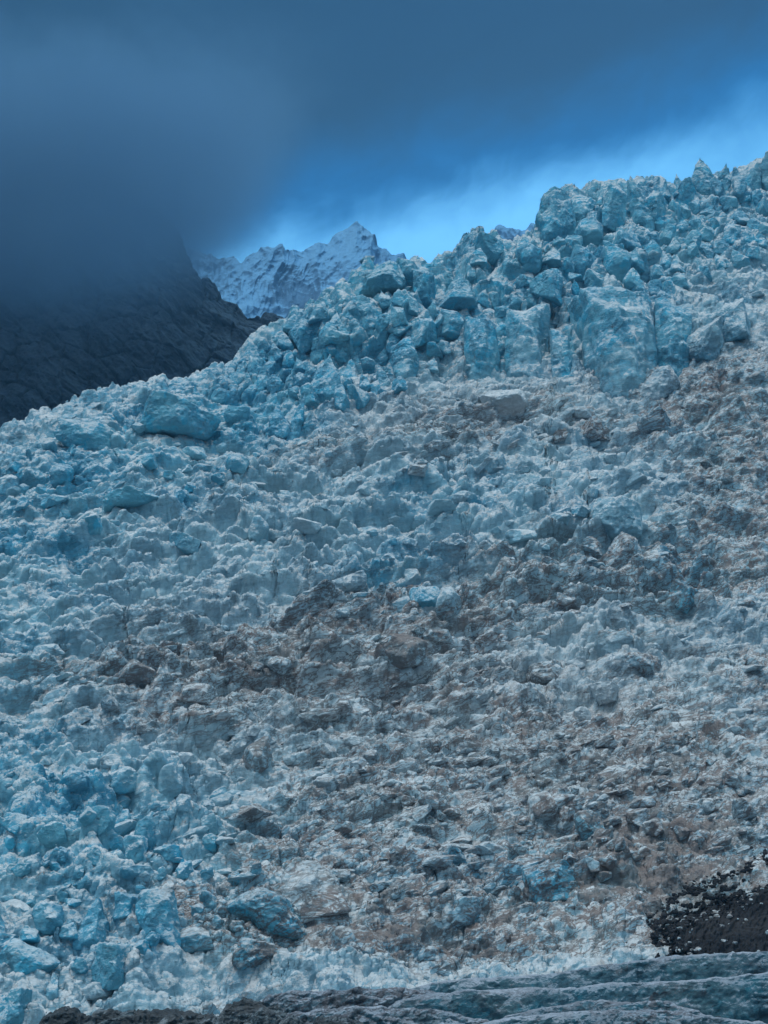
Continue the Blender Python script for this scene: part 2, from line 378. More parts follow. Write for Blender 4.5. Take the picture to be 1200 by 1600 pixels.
# ------------------------------------------------------------------ glacier
CREST = [(-300, 830), (-150, 785), (0, 700), (50, 681), (100, 665), (160, 644), (200, 630), (260, 608), (300, 600), (340, 584), (380, 562), (430, 530), (470, 508), (520, 482),
         (570, 462), (640, 440), (670, 450), (720, 428), (745, 402), (800, 392), (845, 378), (880, 345), (930, 312), (1000, 305), (1060, 300), (1100, 282), (1150, 276), (1200, 262), (1330, 225), (1500, 190)]
PROF = [(1900, 370), (1700, 405), (1600, 424), (1400, 472), (1200, 542), (1000, 622), (800, 712), (700, 762), (620, 806), (560, 828), (480, 850), (420, 900), (340, 985), (270, 1060), (180, 1150)]
px_ax = np.linspace(-260, 1460, 1420)
NF, NB = 1180, 40
def build_glacier():
    crest = smooth_interp(px_ax, CREST, 10)
    t = np.linspace(0, 1, NF)[:, None]
    row = 1860 + (crest[None, :]-1860)*t
    PX = np.broadcast_to(px_ax[None, :], row.shape)
    Yv = smooth_interp(row, PROF, 40)
    P = ray_point(PX, row, Yv)
    # arc length up the slope, for the block pattern
    S = smooth_interp(row, [(r, 1.28*(y-370)) for r, y in PROF], 40)
    top = P[-1]; tS = S[-1]; trow = row[-1]
    k = (np.arange(1, NB+1)/NB)[:, None]
    B = np.stack([top[None, :, 0]*(1+0.1*k), top[None, :, 1]+160*k, top[None, :, 2]-110*k**1.3 - 4*k], -1)
    P = np.concatenate([P, B], 0)
    PX = np.concatenate([PX, np.broadcast_to(px_ax[None], (NB, len(px_ax)))], 0)
    S = np.concatenate([S, tS[None]+200*k], 0)
    row = np.concatenate([row, np.broadcast_to(trow[None], (NB, len(px_ax)))], 0)
    nr, nc = row.shape
    # slope normal of the smooth base
    gy = np.gradient(P[:, nc//2, 1]); gzv = np.gradient(P[:, nc//2, 2]); th = np.arctan2(gzv, gy)
    kern = np.ones(81)/81; th = np.convolve(np.pad(th, 40, mode='edge'), kern, 'valid'); th = np.clip(th, -0.3, 1.0)
    nrm = np.stack([0*th, -np.sin(th), np.cos(th)], -1)[:, None, :]
    px, py = PX.ravel(), row.ravel()
    q0 = np.stack([P[..., 0].ravel(), S.ravel()], -1).astype(f32)
    w = np.stack([fbm(q0, 26, 4, 1), fbm(q0, 26, 4, 2)], -1)
    w2 = np.stack([fbm(q0, 5, 3, 3), fbm(q0, 5, 3, 4)], -1)
    q = q0 + 6.0*w + 1.1*w2
    R = zone_rough(px, py).astype(f32)
    flow = np.clip(1.0*gz(px, py, 430, 880, 520, 150, 8) + 0.9*gz(px, py, 420, 1090, 480, 140, 8) + .8*gz(px, py, 900, 990, 330, 150, 8) + .6*gz(px, py, 760, 680, 240, 80, 5) + .5*gz(px, py, 560, 1330, 220, 90), 0, 1).astype(f32)
    # blocks at five sizes: flat or leaning tops with broken steps between them
    h = np.zeros(len(q), f32)
    sh = q.copy(); sh[:, 1] = q[:, 1] - 0.28*q[:, 0]              # the flow lines climb to the right
    sh[:, 0] *= 0.62
    calm = np.clip(0.5 + 1.1*fbm(q0, 34, 3, 61), 0, 1)            # slabs of whole ice among the rubble
    calm2 = np.clip(0.5 + 1.3*fbm(q0, 13, 3, 62), 0, 1)
    for size, use, sd, tilt, steep in ((34, 0.10+0.75*R, 11, 0.32, 1.9), (17, 0.20+0.70*R, 12, 0.42, 2.1), (9, 0.36+0.50*R, 13, 0.5, 2.1),
                                       (4.8, (0.34+0.30*R)+0.45*calm, 14, 0.55, 2.0), (2.6, 0.30+0.60*calm2*calm+0.2*calm2, 15, 0.6, 1.9), (1.5, 0.35+0.5*calm2, 16, 0.6, 1.8)):
        jit = 0.05*size*np.stack([fbm(q0, size*0.35, 2, sd+60), fbm(q0, size*0.35, 2, sd+70)], -1)
        src = q0 + 0.8*w*min(size, 12)*0.4 + jit*2.2
        h += blocks(src, size, sd, tilt, steep, -0.22)*use*0.9*(1-(0.75 if size < 3 else 0.55 if size < 8 else 0.25)*flow)
        if size in (17, 9, 4.8):
            sq = src.copy(); sq[:, 1] = src[:, 1] - 0.30*src[:, 0]; sq[:, 0] *= 0.5
            h += blocks(sq, size*0.8, sd+40, tilt*0.8, steep, -0.34)*flow*(1.25 if size > 8 else 0.8)
    st = fbm(np.stack([sh[:, 0]*0.5, sh[:, 1]], -1), 9, 4, 21, 0.55, True)
    h += st*(0.4+1.9*flow)
    st2 = fbm(np.stack([sh[:, 0]*0.45, sh[:, 1]], -1), 3.6, 4, 22, 0.6, True)
    h += st2*(0.25+0.65*flow)
    h += fbm(q0, 60, 3, 31)*7.0*(0.4+R)
    h += fbm(q0, 7, 5, 32, 0.6)*0.7
    h += fbm(q0, 1.6, 3, 33, 0.6)*0.30
    # named features: steps, hollows, long cracks
    h += 5.5*gz(px, py, 275, 655, 75, 26, 2) + 5*gz(px, py, 150, 685, 90, 24, 12) + 4*gz(px, py, 205, 778, 80, 22, 2)
    h += 5.0*gz(px, py, 425, 1420, 95, 24, -28) - 5*gz(px, py, 385, 645, 60, 24) - 5*gz(px, py, 60, 1240, 70, 40) - 6*gz(px, py, 870, 1370, 30, 34)
    h += 3.0*gz(px, py, 490, 1390, 70, 40)
    cracks = [[(380, 1325), (415, 1345), (437, 1355)], [(440, 1331), (460, 1345), (475, 1358), (487, 1375)], [(485, 1362), (483, 1340), (493, 1328)], [(430, 1365), (445, 1390), (452, 1420)],
              [(428, 1362), (450, 1348), (470, 1342)], [(640, 1395), (660, 1400), (662, 1420), (655, 1455)], [(661, 1402), (680, 1392), (690, 1440)], [(540, 1345), (570, 1355), (595, 1370)],
              [(550, 1395), (585, 1402), (590, 1425)], [(1095, 745), (1115, 748), (1130, 752)], [(1000, 1190), (1040, 1200), (1075, 1195)], [(640, 1240), (690, 1238), (720, 1246)]]
    for cr in cracks:
        xs = [c_[0] for c_ in cr]; ys = [c_[1] for c_ in cr]
        sel = np.where((px > min(xs)-12) & (px < max(xs)+12) & (py > min(ys)-12) & (py < max(ys)+12))[0]
        dmin = np.full(len(sel), 99.0)
        jx = px[sel] + 3*w2[sel, 0]; jy = py[sel] + 3*w2[sel, 1]
        for (x0, y0), (x1, y1) in zip(cr[:-1], cr[1:]):
            L2 = (x1-x0)**2+(y1-y0)**2
            u = np.clip(((jx-x0)*(x1-x0)+(jy-y0)*(y1-y0))/L2, 0, 1)
            dmin = np.minimum(dmin, np.hypot(jx-x0-u*(x1-x0), jy-y0-u*(y1-y0)))
        h[sel] -= (3.2*np.exp(-(dmin/1.7)**2)).astype(f32)
    h = h.reshape(nr, nc)
    fade = np.ones(nr); fade[NF:] = np.linspace(1, 0.2, NB)
    P = P + nrm*(h*fade[:, None])[..., None]
    # faces lean out a little: a sideways shift breaks the look of a plain relief
    lean = np.stack([fbm(q0, 8, 3, 51), fbm(q0, 8, 3, 52), 0*px.astype(f32)], -1).reshape(nr, nc, 3)*1.2
    P = (P + lean).astype(f32)
    # spread the points evenly along every column so the steep faces get their share
    seg = np.sqrt((np.diff(P[:, :, 1:], axis=0)**2).sum(-1))
    cum = np.concatenate([np.zeros((1, nc)), np.cumsum(np.minimum(seg, 4.0)*0.75 + 0.25*np.median(seg), 0)], 0)
    M = np.empty((nr, nc), f32); ar = np.arange(nr)
    for j in range(nc): M[:, j] = np.interp(np.linspace(0, cum[-1, j], nr), cum[:, j], ar)
    def box(A, k, ax):
        A = np.pad(A, [(k, k) if i == ax else (0, 0) for i in (0, 1)], mode='edge')
        C_ = np.cumsum(np.concatenate([np.zeros_like(np.take(A, [0], ax)), A], ax), ax, dtype=np.float64)
        n_ = A.shape[ax]-2*k
        return ((np.take(C_, np.arange(2*k+1, 2*k+1+n_), ax) - np.take(C_, np.arange(n_), ax))/(2*k+1)).astype(f32)
    dM = M - ar[:, None]
    for _ in range(2): dM = box(box(dM, 4, 1), 3, 0)
    M = np.clip(ar[:, None] + dM, 0, nr-1.001)
    i0 = M.astype(int); fr = (M-i0)[..., None]; jj = np.arange(nc)[None]
    row2 = row.astype(f32)
    R2 = P[i0, jj]*(1-fr) + P[i0+1, jj]*fr
    PR = row2[i0, jj]*(1-fr[..., 0]) + row2[i0+1, jj]*fr[..., 0]
    P = R2; py = PR.ravel()
    def normals(P):
        tu = np.gradient(P, axis=1); tv = np.gradient(P, axis=0)
        n = np.cross(tu, tv); return n/np.maximum(np.linalg.norm(n, axis=-1, keepdims=True), 1e-6)
    Nn = normals(P).reshape(-1, 3); Q = P.reshape(-1, 3)
    R2v = zone_rough(px, py).astype(f32)
    d3 = fbm(Q, 6.5, 5, 71, 0.55, True)*0.75 + fbm(Q*np.array([1, 1, 1.8], f32), 2.2, 3, 72, 0.6, True)*0.40
    d3 = d3 + fbm(Q, 14, 3, 73)*1.3*R2v
    Q = Q + Nn*d3[:, None]
    P = Q.reshape(nr, nc, 3)
    blue = zone_blue(px, py); dirt = zone_dirt_dim(px, py)
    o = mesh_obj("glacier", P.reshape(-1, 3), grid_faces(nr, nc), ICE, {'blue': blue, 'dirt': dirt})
    o['kind'] = 'structure'; o['label'] = 'broken pale blue glacier icefall streaked with brown grit'
    return P
GP = build_glacier()
# lookup: which point of the ice is seen at a given place, used to seat the blocks on it
_px, _py, _ = project(GP[:NF]); BIN = 3.0
_ix = np.clip(((_px+260)/BIN).astype(int), 0, 599); _iy = np.clip((_py/BIN).astype(int), 0, 599)
DEP = np.full((600, 600), 9e9); np.minimum.at(DEP, (_iy.ravel(), _ix.ravel()), GP[:NF, :, 1].ravel())
def depth_at(px, py):
    ix = int((px+260)/BIN); iy = int(py/BIN)
    for r in range(0, 40):
        blk = DEP[max(0, iy-r):iy+r+1, max(0, ix-r):ix+r+1]
        ok = blk[blk < 8e9]
        if len(ok): return float(np.median(ok))
    return 700.0

# ------------------------------------------------------------------ ice blocks
def chunk_shape(kind, seed, sub):
    """unit ice block: a ball cut by random planes, edges worn a little"""
    rs = np.random.RandomState(seed)
    D, Fc = ICO[sub]
    if kind == 'slab':      ks, p, jit = 12, 36, 0.34
    elif kind == 'boulder': ks, p, jit = 16, 30, 0.26
    elif kind == 'spire':   ks, p, jit = 10, 40, 0.34
    elif kind == 'wall':    ks, p, jit = 8, 44, 0.12
    elif kind == 'mound':   ks, p, jit = 22, 14, 0.22
    else:                   ks, p, jit = 8, 46, 0.40
    if kind == 'wall':
        Nn = np.array([(1,0,0),(-1,0,0),(0,1,0),(0,-1,0),(0,0,1),(0,0,-1),(.7,-.7,.2),(-.7,-.7,.1),(.3,-.8,.6),(.1,-.6,.8)], float)
        Nn += rs.normal(0, 0.15, Nn.shape)
    else:
        Nn = rs.normal(0, 1, (ks, 3))
        base = np.array([(1,0,0),(-1,0,0),(0,1,0),(0,-1,0),(0,0,1),(0,0,-1)], float) + rs.normal(0, 0.25, (6, 3))
        Nn = np.concatenate([Nn, base])
    Nn /= np.linalg.norm(Nn, axis=1)[:, None]
    dist = 0.80 + rs.rand(len(Nn))*jit
    c_ = np.maximum(D @ Nn.T.astype(f32), 0)/dist
    r = (c_**p).sum(1)**(-1.0/p)
    V = D*r[:, None]
    V /= np.abs(V).max(0)
    if kind == 'spire':
        k = (V[:, 2:3]+1)/2; k = np.clip(k, 0, 1)
        V[:, :2] *= (1.14 - 1.02*k**1.1)
        V[:, 0:1] += 0.28*(rs.rand()-0.5)*k
    if kind == 'block' : V[:, :2] *= (1.08-0.16*(V[:, 2:3]+1)/2)
    if kind == 'mound':
        V[:, 2] = np.where(V[:, 2] > 0, V[:, 2]*(1-0.2*np.abs(V[:, 0])), V[:, 2])
    return V.astype(f32), Fc
def rotz(a): c_, s_ = math.cos(a), math.sin(a); return np.array([[c_, -s_, 0], [s_, c_, 0], [0, 0, 1]])
def roty(a): c_, s_ = math.cos(a), math.sin(a); return np.array([[c_, 0, s_], [0, 1, 0], [-s_, 0, c_]])
def rotx(a): c_, s_ = math.cos(a), math.sin(a); return np.array([[1, 0, 0], [0, c_, -s_], [0, s_, c_]])
seed_no = [100]
def ice_block(kind, cx, cy, w, h, name, label, cat, group=None, roll=0.0, mat=None, blue=0.0, dirt=0.0, deep=0.8, sub=None, seat=None, bury=0.25, rough=1.0):
    """w, h: width and height in frame units; sits on the ice behind (cx, cy)"""
    seed_no[0] += 1; sd = seed_no[0]; rs = np.random.RandomState(sd*7+1)
    Yd = depth_at(cx, seat if seat else cy + h*0.30)
    m = Yd/F*1.03
    if kind == 'wall': bury = 0.55
    W, H = w*m/2, h*m/2*(1+bury)
    Dp = min(W, H*1.3)*deep + 0.4*W
    if sub is None: sub = 5 if max(w, h) > 55 else 4 if max(w, h) > 22 else 3
    V, Fc = chunk_shape(kind, sd, sub)
    if kind not in ('spire', 'wall'): V = (V @ rotz(rs.rand()*6.28).T).astype(f32)
    V = V/np.abs(V).max(0)*np.array([W, Dp, H], f32)
    V = V @ roty(math.radians(roll)).T.astype(f32)
    if kind in ('slab',): V = V @ rotx(math.radians(-6+rs.rand()*16)).T.astype(f32)
    # weathering: cracks, ribs and pits that follow the size of the block
    nrm = V/np.maximum(np.linalg.norm(V, axis=1), 1e-6)[:, None]
    L = max(W, H)
    off = rs.rand(3)*900
    disp = fbm(V+off, L*0.75, 2, sd)*0.11*L + fbm(V+off, L*0.30, 4, sd+5, 0.55, True)*0.055*L + fbm(V+off, max(L*0.07, 0.8), 3, sd+6, 0.6)*0.028*L
    if kind in ('wall', 'spire', 'block'): disp += fbm((V+off)*np.array([1, 1, 0.25]), L*0.28, 3, sd+9, 0.5, True)*0.055*L
    if kind in ('slab', 'wall'): disp += fbm((V+off)*np.array([0.2, 0.2, 1]), L*0.16, 2, sd+11)*0.03*L
    V = V + nrm*(disp*rough)[:, None]
    c0 = ray_point(np.float64(cx), np.float64(cy + h*bury/2), Yd + Dp*0.30)
    o = mesh_obj(name, V, Fc, mat or ICE)
    o.location = c0
    Pw = V + c0
    ppx, ppy, _ = project(Pw)
    me = o.data
    for nme, val in (('blue', np.clip(zone_blue(ppx, ppy)+blue, 0, 1.2)), ('dirt', np.clip(zone_dirt_dim(ppx, ppy)*0.85+dirt, 0, 1))):
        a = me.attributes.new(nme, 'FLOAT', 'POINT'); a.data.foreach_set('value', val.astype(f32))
    o['label'] = label; o['category'] = cat
    if group: o['group'] = group
    return o


# name, kind of shape, centre x, centre y, width, height, roll, more blue, label
E = [
 ('serac','boulder',868,338,62,88,-8,.25,'large rounded twin topped blue serac standing at the step in the skyline'),
 ('serac','boulder',906,332,52,74,6,.25,'rounded blue serac leaning against the twin topped one on the skyline'),
 ('serac','block',955,318,50,72,4,.2,'broad pale serac at the left end of the high skyline group'),
 ('serac','spire',996,312,34,80,-10,.2,'narrow fin shaped serac with a sharp tip beside the broad pale one'),
 ('serac','block',1022,318,42,58,8,.15,'squat grey blue serac at the right end of the skyline group'),
 ('serac','spire',1101,280,44,74,2,.2,'tallest sharp pointed serac on the skyline'),
 ('serac','block',1074,297,36,44,-6,.2,'blocky serac at the left foot of the sharp pointed one'),
 ('serac','spire',1131,276,24,56,8,.2,'slim leaning serac forming the left post of the skyline gap'),
 ('serac','spire',1152,280,26,50,-8,.2,'slim serac forming the right post of the skyline gap'),
 ('serac','boulder',1178,278,36,58,4,.15,'rounded knob serac before the last skyline tower'),
 ('serac','block',1208,268,42,84,0,.15,'tall skyline tower cut by the right border of the photo'),
 ('serac','slab',770,393,60,44,-4,.45,'flat topped teal serac on the edge of the notch below the distant ridge'),
 ('serac','block',782,428,84,62,10,.4,'large teal slab serac directly under the flat topped one'),
 ('serac','spire',716,456,74,84,0,.2,'broad triangular serac under the sky notch'),
 ('serac','boulder',912,406,50,52,-10,.4,'smooth rounded teal block in the middle of the upper field'),
 ('serac','boulder',960,412,56,50,8,.3,'wide rounded block right of the smooth teal one'),
 ('serac','block',978,374,54,42,12,.3,'tilted block high in the upper field below the skyline group'),
 ('serac','boulder',920,362,54,46,-6,.2,'grey rounded block tucked below the twin topped serac'),
 ('serac','block',858,438,60,60,12,.3,'leaning blue block above the cliff pillars'),
 ('serac','boulder',826,402,46,44,-12,.3,'small blue boulder left of the smooth rounded teal block'),
 ('serac','wall',751,532,54,128,-3,.2,'left cliff pillar with a deep blue chasm along its right side'),
 ('serac','wall',823,532,70,136,2,.1,'tall pale cliff tower between the two blue chasms'),
 ('serac','wall',877,540,38,110,-2,.15,'narrow cliff pillar beside the biggest cliff block'),
 ('serac','wall',966,522,136,166,-2,.2,'biggest cliff block with a dark blue slanting overhang'),
 ('serac','wall',1050,524,62,130,4,.35,'blue shadowed cliff block right of the biggest one'),
 ('serac','block',1096,532,66,76,10,.05,'pale cracked block at the right end of the cliff'),
 ('serac','block',1140,500,76,60,-8,.1,'broad grey block above the right end of the cliff'),
 ('serac','slab',792,626,86,38,6,-.25,'pale pinkish slab lying at the foot of the cliff'),
 ('serac','slab',1030,600,52,60,38,-.1,'slab leaning steeply against the right foot of the cliff'),
 ('ice_block','block',928,674,58,38,4,-.1,'brown stained boulder on the pale snow below the cliff'),
 ('ice_block','boulder',874,678,26,22,0,-.1,'small clean pale lump beside the brown stained boulder'),
 ('ice_block','block',704,664,52,34,8,0,'grey angular block in the pale rubble below the sky notch'),
 ('ice_block','block',1022,660,70,34,14,0,'flat grey green block under the leaning slab'),
 ('serac','spire',510,584,56,84,2,.15,'tall tapering tower with a blue cleft on its left'),
 ('serac','block',444,587,28,32,14,.5,'small bright cube with one vivid blue face'),
 ('serac','spire',436,658,36,70,-2,.05,'pale rounded pillar with a rusty streak at its foot'),
 ('serac','spire',466,650,30,88,10,.4,'thin curved blue fin right behind the pale rounded pillar'),
 ('serac','spire',450,560,36,38,-6,.3,'small pinnacle above the bright cube'),
 ('serac','spire',604,432,80,52,2,.35,'broad pyramid serac in front of the snowy peak'),
 ('serac','boulder',636,424,56,40,-4,.35,'dark teal rounded serac on the skyline right of the pyramid'),
 ('serac','block',664,446,40,60,6,.35,'teal block below the skyline next to the broad triangular serac'),
 ('serac','block',478,520,60,66,-6,.2,'large weathered block on the left shoulder of the icefall'),
 ('serac','spire',522,512,50,60,8,.2,'pointed serac next to the large weathered block on the shoulder'),
 ('serac','block',570,532,48,64,4,.2,'steep block above the tall tapering tower'),
 ('serac','boulder',634,560,44,76,-4,.1,'upright pale serac at the right end of the tower row'),
 ('serac','boulder',660,512,56,52,6,.1,'rounded grey blue block above the upright pale serac'),
 ('ice_block','mound',278,652,130,58,2,.25,'broad smooth teal mound on the left margin'),
 ('ice_block','mound',150,684,150,52,14,.25,'long sloping teal mound nearest the dark mountain'),
 ('ice_block','slab',368,648,50,28,-4,.4,'clean pale tablet lying among bright blue rubble'),
 ('ice_block','block',346,618,34,30,10,.35,'small angular block above the clean pale tablet'),
 ('ice_block','slab',204,778,140,42,-4,.3,'long blue shelf with an overhanging left end'),
 ('ice_block','block',402,826,36,42,8,.1,'triangular block standing alone in the middle left ice'),
 ('ice_block','block',290,848,62,38,14,.15,'sloping blue grey wedge below the long blue shelf'),
 ('ice_block','slab',214,1050,54,36,12,.0,'clean cracked slab among brown rubble on the left'),
 ('ice_block','boulder',308,1080,62,36,-4,-.1,'pale rounded boulder below the clean cracked slab'),
 ('ice_block','block',962,812,88,60,6,.1,'biggest boulder of the right side, blue grey and wedge shaped'),
 ('ice_block','block',976,860,66,60,-6,-.05,'dirty steep block directly below the biggest right side boulder'),
 ('ice_block','block',918,852,52,40,8,.1,'ribbed block left of the dirty steep one'),
 ('ice_block','block',1068,930,48,52,4,.55,'vivid blue hollow block on the right'),
 ('ice_block','boulder',664,932,56,56,-8,.2,'left half of a split boulder with a blue hollow beside it'),
 ('ice_block','boulder',700,938,46,48,6,.0,'right half of the split boulder with a dark underside'),
 ('ice_block','slab',626,1014,92,46,8,.05,'wide wedge shaped slab with a flat pale top in the brown band'),
 ('ice_block','slab',1002,1036,70,36,4,.1,'clean blue grey lens shaped slab on the right brown rubble'),
 ('ice_block','block',846,1050,90,44,-8,-.1,'long dusty block left of the lens shaped slab'),
 ('ice_block','block',944,1006,42,38,10,.05,'small teal stained block above the lens shaped slab'),
 ('ice_block','boulder',400,1180,54,54,-14,.1,'smooth light dome standing out of the brown band'),
 ('ice_block','block',264,1216,48,44,4,.1,'pale squarish block left of the smooth light dome'),
 ('ice_block','block',284,1286,58,52,-8,-.05,'grey rubbly block with a brown edge under the pale squarish one'),
 ('ice_block','slab',388,1272,78,36,-8,-.2,'brown dusted slab leaning to the left'),
 ('ice_block','mound',430,1424,160,50,24,.3,'long smooth whaleback of teal ice falling to the right'),
 ('ice_block','boulder',248,1424,70,74,-4,.2,'big round cracked boulder among the lower left blue ice'),
 ('ice_block','spire',152,1436,62,64,2,.35,'pyramid shaped blue block above the clean cube'),
 ('ice_block','block',182,1496,80,64,-6,.3,'large cube shaped teal block near the lower edge'),
 ('ice_block','slab',150,1547,56,26,-6,-.1,'flat white lens shaped slab just above the black mounds'),
 ('ice_block','slab',40,1502,90,54,24,.4,'tilted dark teal slab at the lower left border'),
 ('ice_block','block',46,1460,44,34,-6,.3,'small pale topped block behind the tilted dark teal slab'),
 ('ice_block','boulder',122,1470,20,20,0,.3,'tiny round lump beside the pyramid shaped block'),
 ('ice_block','block',400,1488,76,40,-6,.2,'broken pair of teal lumps on the pale dusty snow'),
 ('ice_block','spire',82,1540,40,50,4,.1,'small grey cone just above the black mounds'),
 ('ice_block','spire',131,1573,24,38,2,-.2,'little grey shark fin of ice poking up from the black mounds'),
 ('ice_block','block',22,1572,52,62,-4,.4,'bright blue topped block in the lower left corner'),
 ('ice_block','block',486,1392,120,84,4,-.3,'wide grey rock like ice face split by thin dark cracks'),
 ('ice_block','block',920,1290,52,44,-6,.35,'teal angular block alone in the grey lower rubble'),
 ('ice_block','block',880,1278,32,34,8,-.05,'grey cube left of the teal angular block'),
 ('ice_block','block',848,1256,52,36,6,-.05,'flat sided grey block above the grey cube'),
 ('ice_block','boulder',710,1336,34,36,0,.15,'upright rounded lump near the dark forked crack'),
 ('ice_block','block',992,1274,40,28,8,-.05,'small grey wedge right of the teal angular block'),
 ('ice_block','boulder',1142,1216,30,22,0,-.05,'small pale lump high on the right grey rubble'),
 ('ice_block','block',1158,1266,44,32,-12,0,'pale tilted block near the right border above the scree'),
 ('ice_block','wall',856,1366,84,76,-12,.5,'hollowed teal ice wall in the lower right rubble'),
 ('ice_block','block',722,1424,54,46,6,.1,'pair like pale cube below the upright rounded lump'),
 ('ice_block','block',1126,1312,34,26,6,0,'last clean block above the black scree'),
]
for nm, kd, x, y, w_, h_, roll, bl, lab in E:
    k_ = 1.0 if nm == 'serac' else 0.98
    ice_block(kd, x, y, w_*k_, h_*k_, nm, lab, 'serac' if nm == 'serac' else 'ice block', roll=roll, blue=bl, dirt=(0.3 if 'brown' in lab or 'dirty' in lab or 'dusty' in lab else 0.0))

# further blocks that nothing tells apart, by the part of the icefall they lie in
RS = np.random.RandomState(77)
taken = [(x, y, max(w_, h_)*0.5) for _, _, x, y, w_, h_, *_r in E]
def crest_at(x): return float(interp(x, CREST))
def strew(n, cx, cy, rx, ry, rot, smin, smax, kinds, name, cat, label, group, tall=1.0, blue=0.0):
    c_, s_ = math.cos(math.radians(rot)), math.sin(math.radians(rot)); made = 0; tries = 0
    while made < n and tries < 4000:
        tries += 1
        a_, r_ = RS.rand()*6.283, math.sqrt(RS.rand())
        u, v = math.cos(a_)*r_*rx, math.sin(a_)*r_*ry
        x = cx + u*c_ + v*s_; y = cy - u*s_ + v*c_
        s0 = smin*(smax/smin)**(RS.rand()**1.5)
        if not (-20 < x < 1225) or y < crest_at(x)+s0*0.35 or y > 1580: continue
        if any((x-a)**2+(y-b)**2 < (0.42*s0+0.62*c)**2 for a, b, c in taken): continue
        if y > 1340 and x > 960: continue
        taken.append((x, y, s0*0.5))
        ice_block(kinds[RS.randint(len(kinds))], x, y, s0*(0.8+0.5*RS.rand()), s0*tall*(0.7+0.5*RS.rand()), name, label, cat, group, roll=RS.uniform(-22, 22), blue=blue+RS.uniform(-.1, .15))
        made += 1
strew(70, 960, 385, 300, 80, 13, 22, 50, ['block', 'spire', 'block', 'wall', 'spire'], 'serac', 'serac', 'one of the jumbled blue seracs filling the slope between skyline and cliff', 'jumbled seracs between skyline and cliff', 1.0, .2)
strew(46, 560, 520, 170, 95, 14, 22, 52, ['block', 'spire', 'block', 'spire', 'wall'], 'serac', 'serac', 'one of the crowded upright seracs below the snowy peak', 'crowded seracs below the snowy peak', 1.25, .15)
for x_, y_, w_, h_, r_ in ((1040, 292, 20, 40, 6), (1060, 284, 16, 38, -8), (948, 300, 22, 40, 10), (984, 296, 18, 44, 4), (1120, 284, 16, 40, -6), (1192, 262, 20, 50, 6), (900, 312, 20, 36, -4), (700, 430, 22, 36, 4), (590, 424, 26, 38, -8), (540, 462, 24, 40, 8), (500, 478, 26, 40, -4), (460, 498, 24, 34, 6), (748, 398, 18, 30, 6), (820, 378, 22, 32, -6)):
    ice_block('spire', x_, y_+3, w_*1.5, h_*0.95, 'serac', 'one of the small pointed seracs that make the skyline ragged', 'serac', 'small pointed seracs along the skyline', roll=r_, blue=.15)
strew(26, 200, 720, 220, 90, 18, 22, 60, ['mound', 'block', 'slab'], 'ice_block', 'ice block', 'one of the weathered teal blocks on the left margin by the dark mountain', 'blocks on the left margin', 0.7, .1)
strew(50, 180, 1370, 260, 170, 0, 20, 62, ['block', 'boulder', 'slab', 'block'], 'ice_block', 'ice block', 'one of the clean blue blocks crowded in the lower left', 'blue blocks in the lower left', 0.85, .15)
strew(40, 560, 1060, 560, 170, 6, 20, 50, ['block', 'slab', 'slab', 'boulder'], 'ice_block', 'ice block', 'one of the dusty pale blocks scattered through the brown banded middle', 'dusty blocks in the brown banded middle', 0.65, -.1)
strew(60, 900, 1270, 290, 120, 0, 14, 36, ['block', 'boulder', 'block'], 'ice_block', 'ice block', 'one of the small grey blocks in the lower right rubble', 'grey blocks in the lower right rubble', 0.75, -.05)
strew(40, 820, 750, 380, 110, 4, 16, 44, ['block', 'slab', 'slab'], 'ice_block', 'ice block', 'one of the pale slabs strewn between the cliff and the brown band', 'pale slabs below the cliff', 0.6, -.05)

# loose rubble, past counting
def rubble():
    rs = np.random.RandomState(5)
    shapes = [chunk_shape(k, 900+i, 2) for i, k in enumerate(['block', 'block', 'slab', 'block', 'block', 'slab', 'block', 'slab']*2)]
    Pf = GP[:NF-60]; nr, nc = Pf.shape[:2]
    n = 2600
    ci = rs.randint(120, nc-120, n*4); ri = rs.randint(180, nr-30, n*4)
    p = Pf[ri, ci]; fx, fy, _ = project(p)
    cl = fbm(np.stack([p[:, 0], p[:, 2]], -1), 22, 3, 91)
    keep = (rs.rand(n*4) < 0.05 + 0.5*np.clip(cl, 0, 1) + 0.7*gz(fx, fy, 950, 1270, 320, 130) + .35*gz(fx, fy, 720, 680, 300, 60)) & ~((fy > 1345) & (fx > 985))
    idx = np.where(keep)[0][:n]
    Vs, Fs, off = [], [], 0
    for i in idx:
        V, Fc = shapes[rs.randint(len(shapes))]
        s0 = 0.55*(1+5.5*rs.rand()**4.5)
        A = rotz(rs.rand()*6.28) @ rotx(rs.uniform(-.5, .5)) @ roty(rs.uniform(-.5, .5))
        Q = (V*np.array([1, 1, 0.7])*s0*np.array([1+1.1*rs.rand(), 1, .5+.6*rs.rand()])) @ (roty(-0.3+0.2*rs.randn()) @ rotz(0.5*rs.randn()) @ rotx(rs.uniform(-.5, .5))).T + p[i] + np.array([0, 0.1, 0.15])*s0
        Vs.append(Q); Fs.append(Fc+off); off += len(V)
    V = np.concatenate(Vs).astype(f32); Fc = np.concatenate(Fs)
    V = V + np.stack([fbm(V, 1.1, 2, 95), fbm(V, 1.1, 2, 96), fbm(V, 1.1, 2, 97)], -1)*0.12
    ppx, ppy, _ = project(V)
    o = mesh_obj("ice_rubble", V, Fc, ICE, {'blue': zone_blue(ppx, ppy), 'dirt': zone_dirt_dim(ppx, ppy)*0.85}, smooth=False)
    o['kind'] = 'stuff'; o['label'] = 'loose ice rubble strewn over the glacier'
rubble()

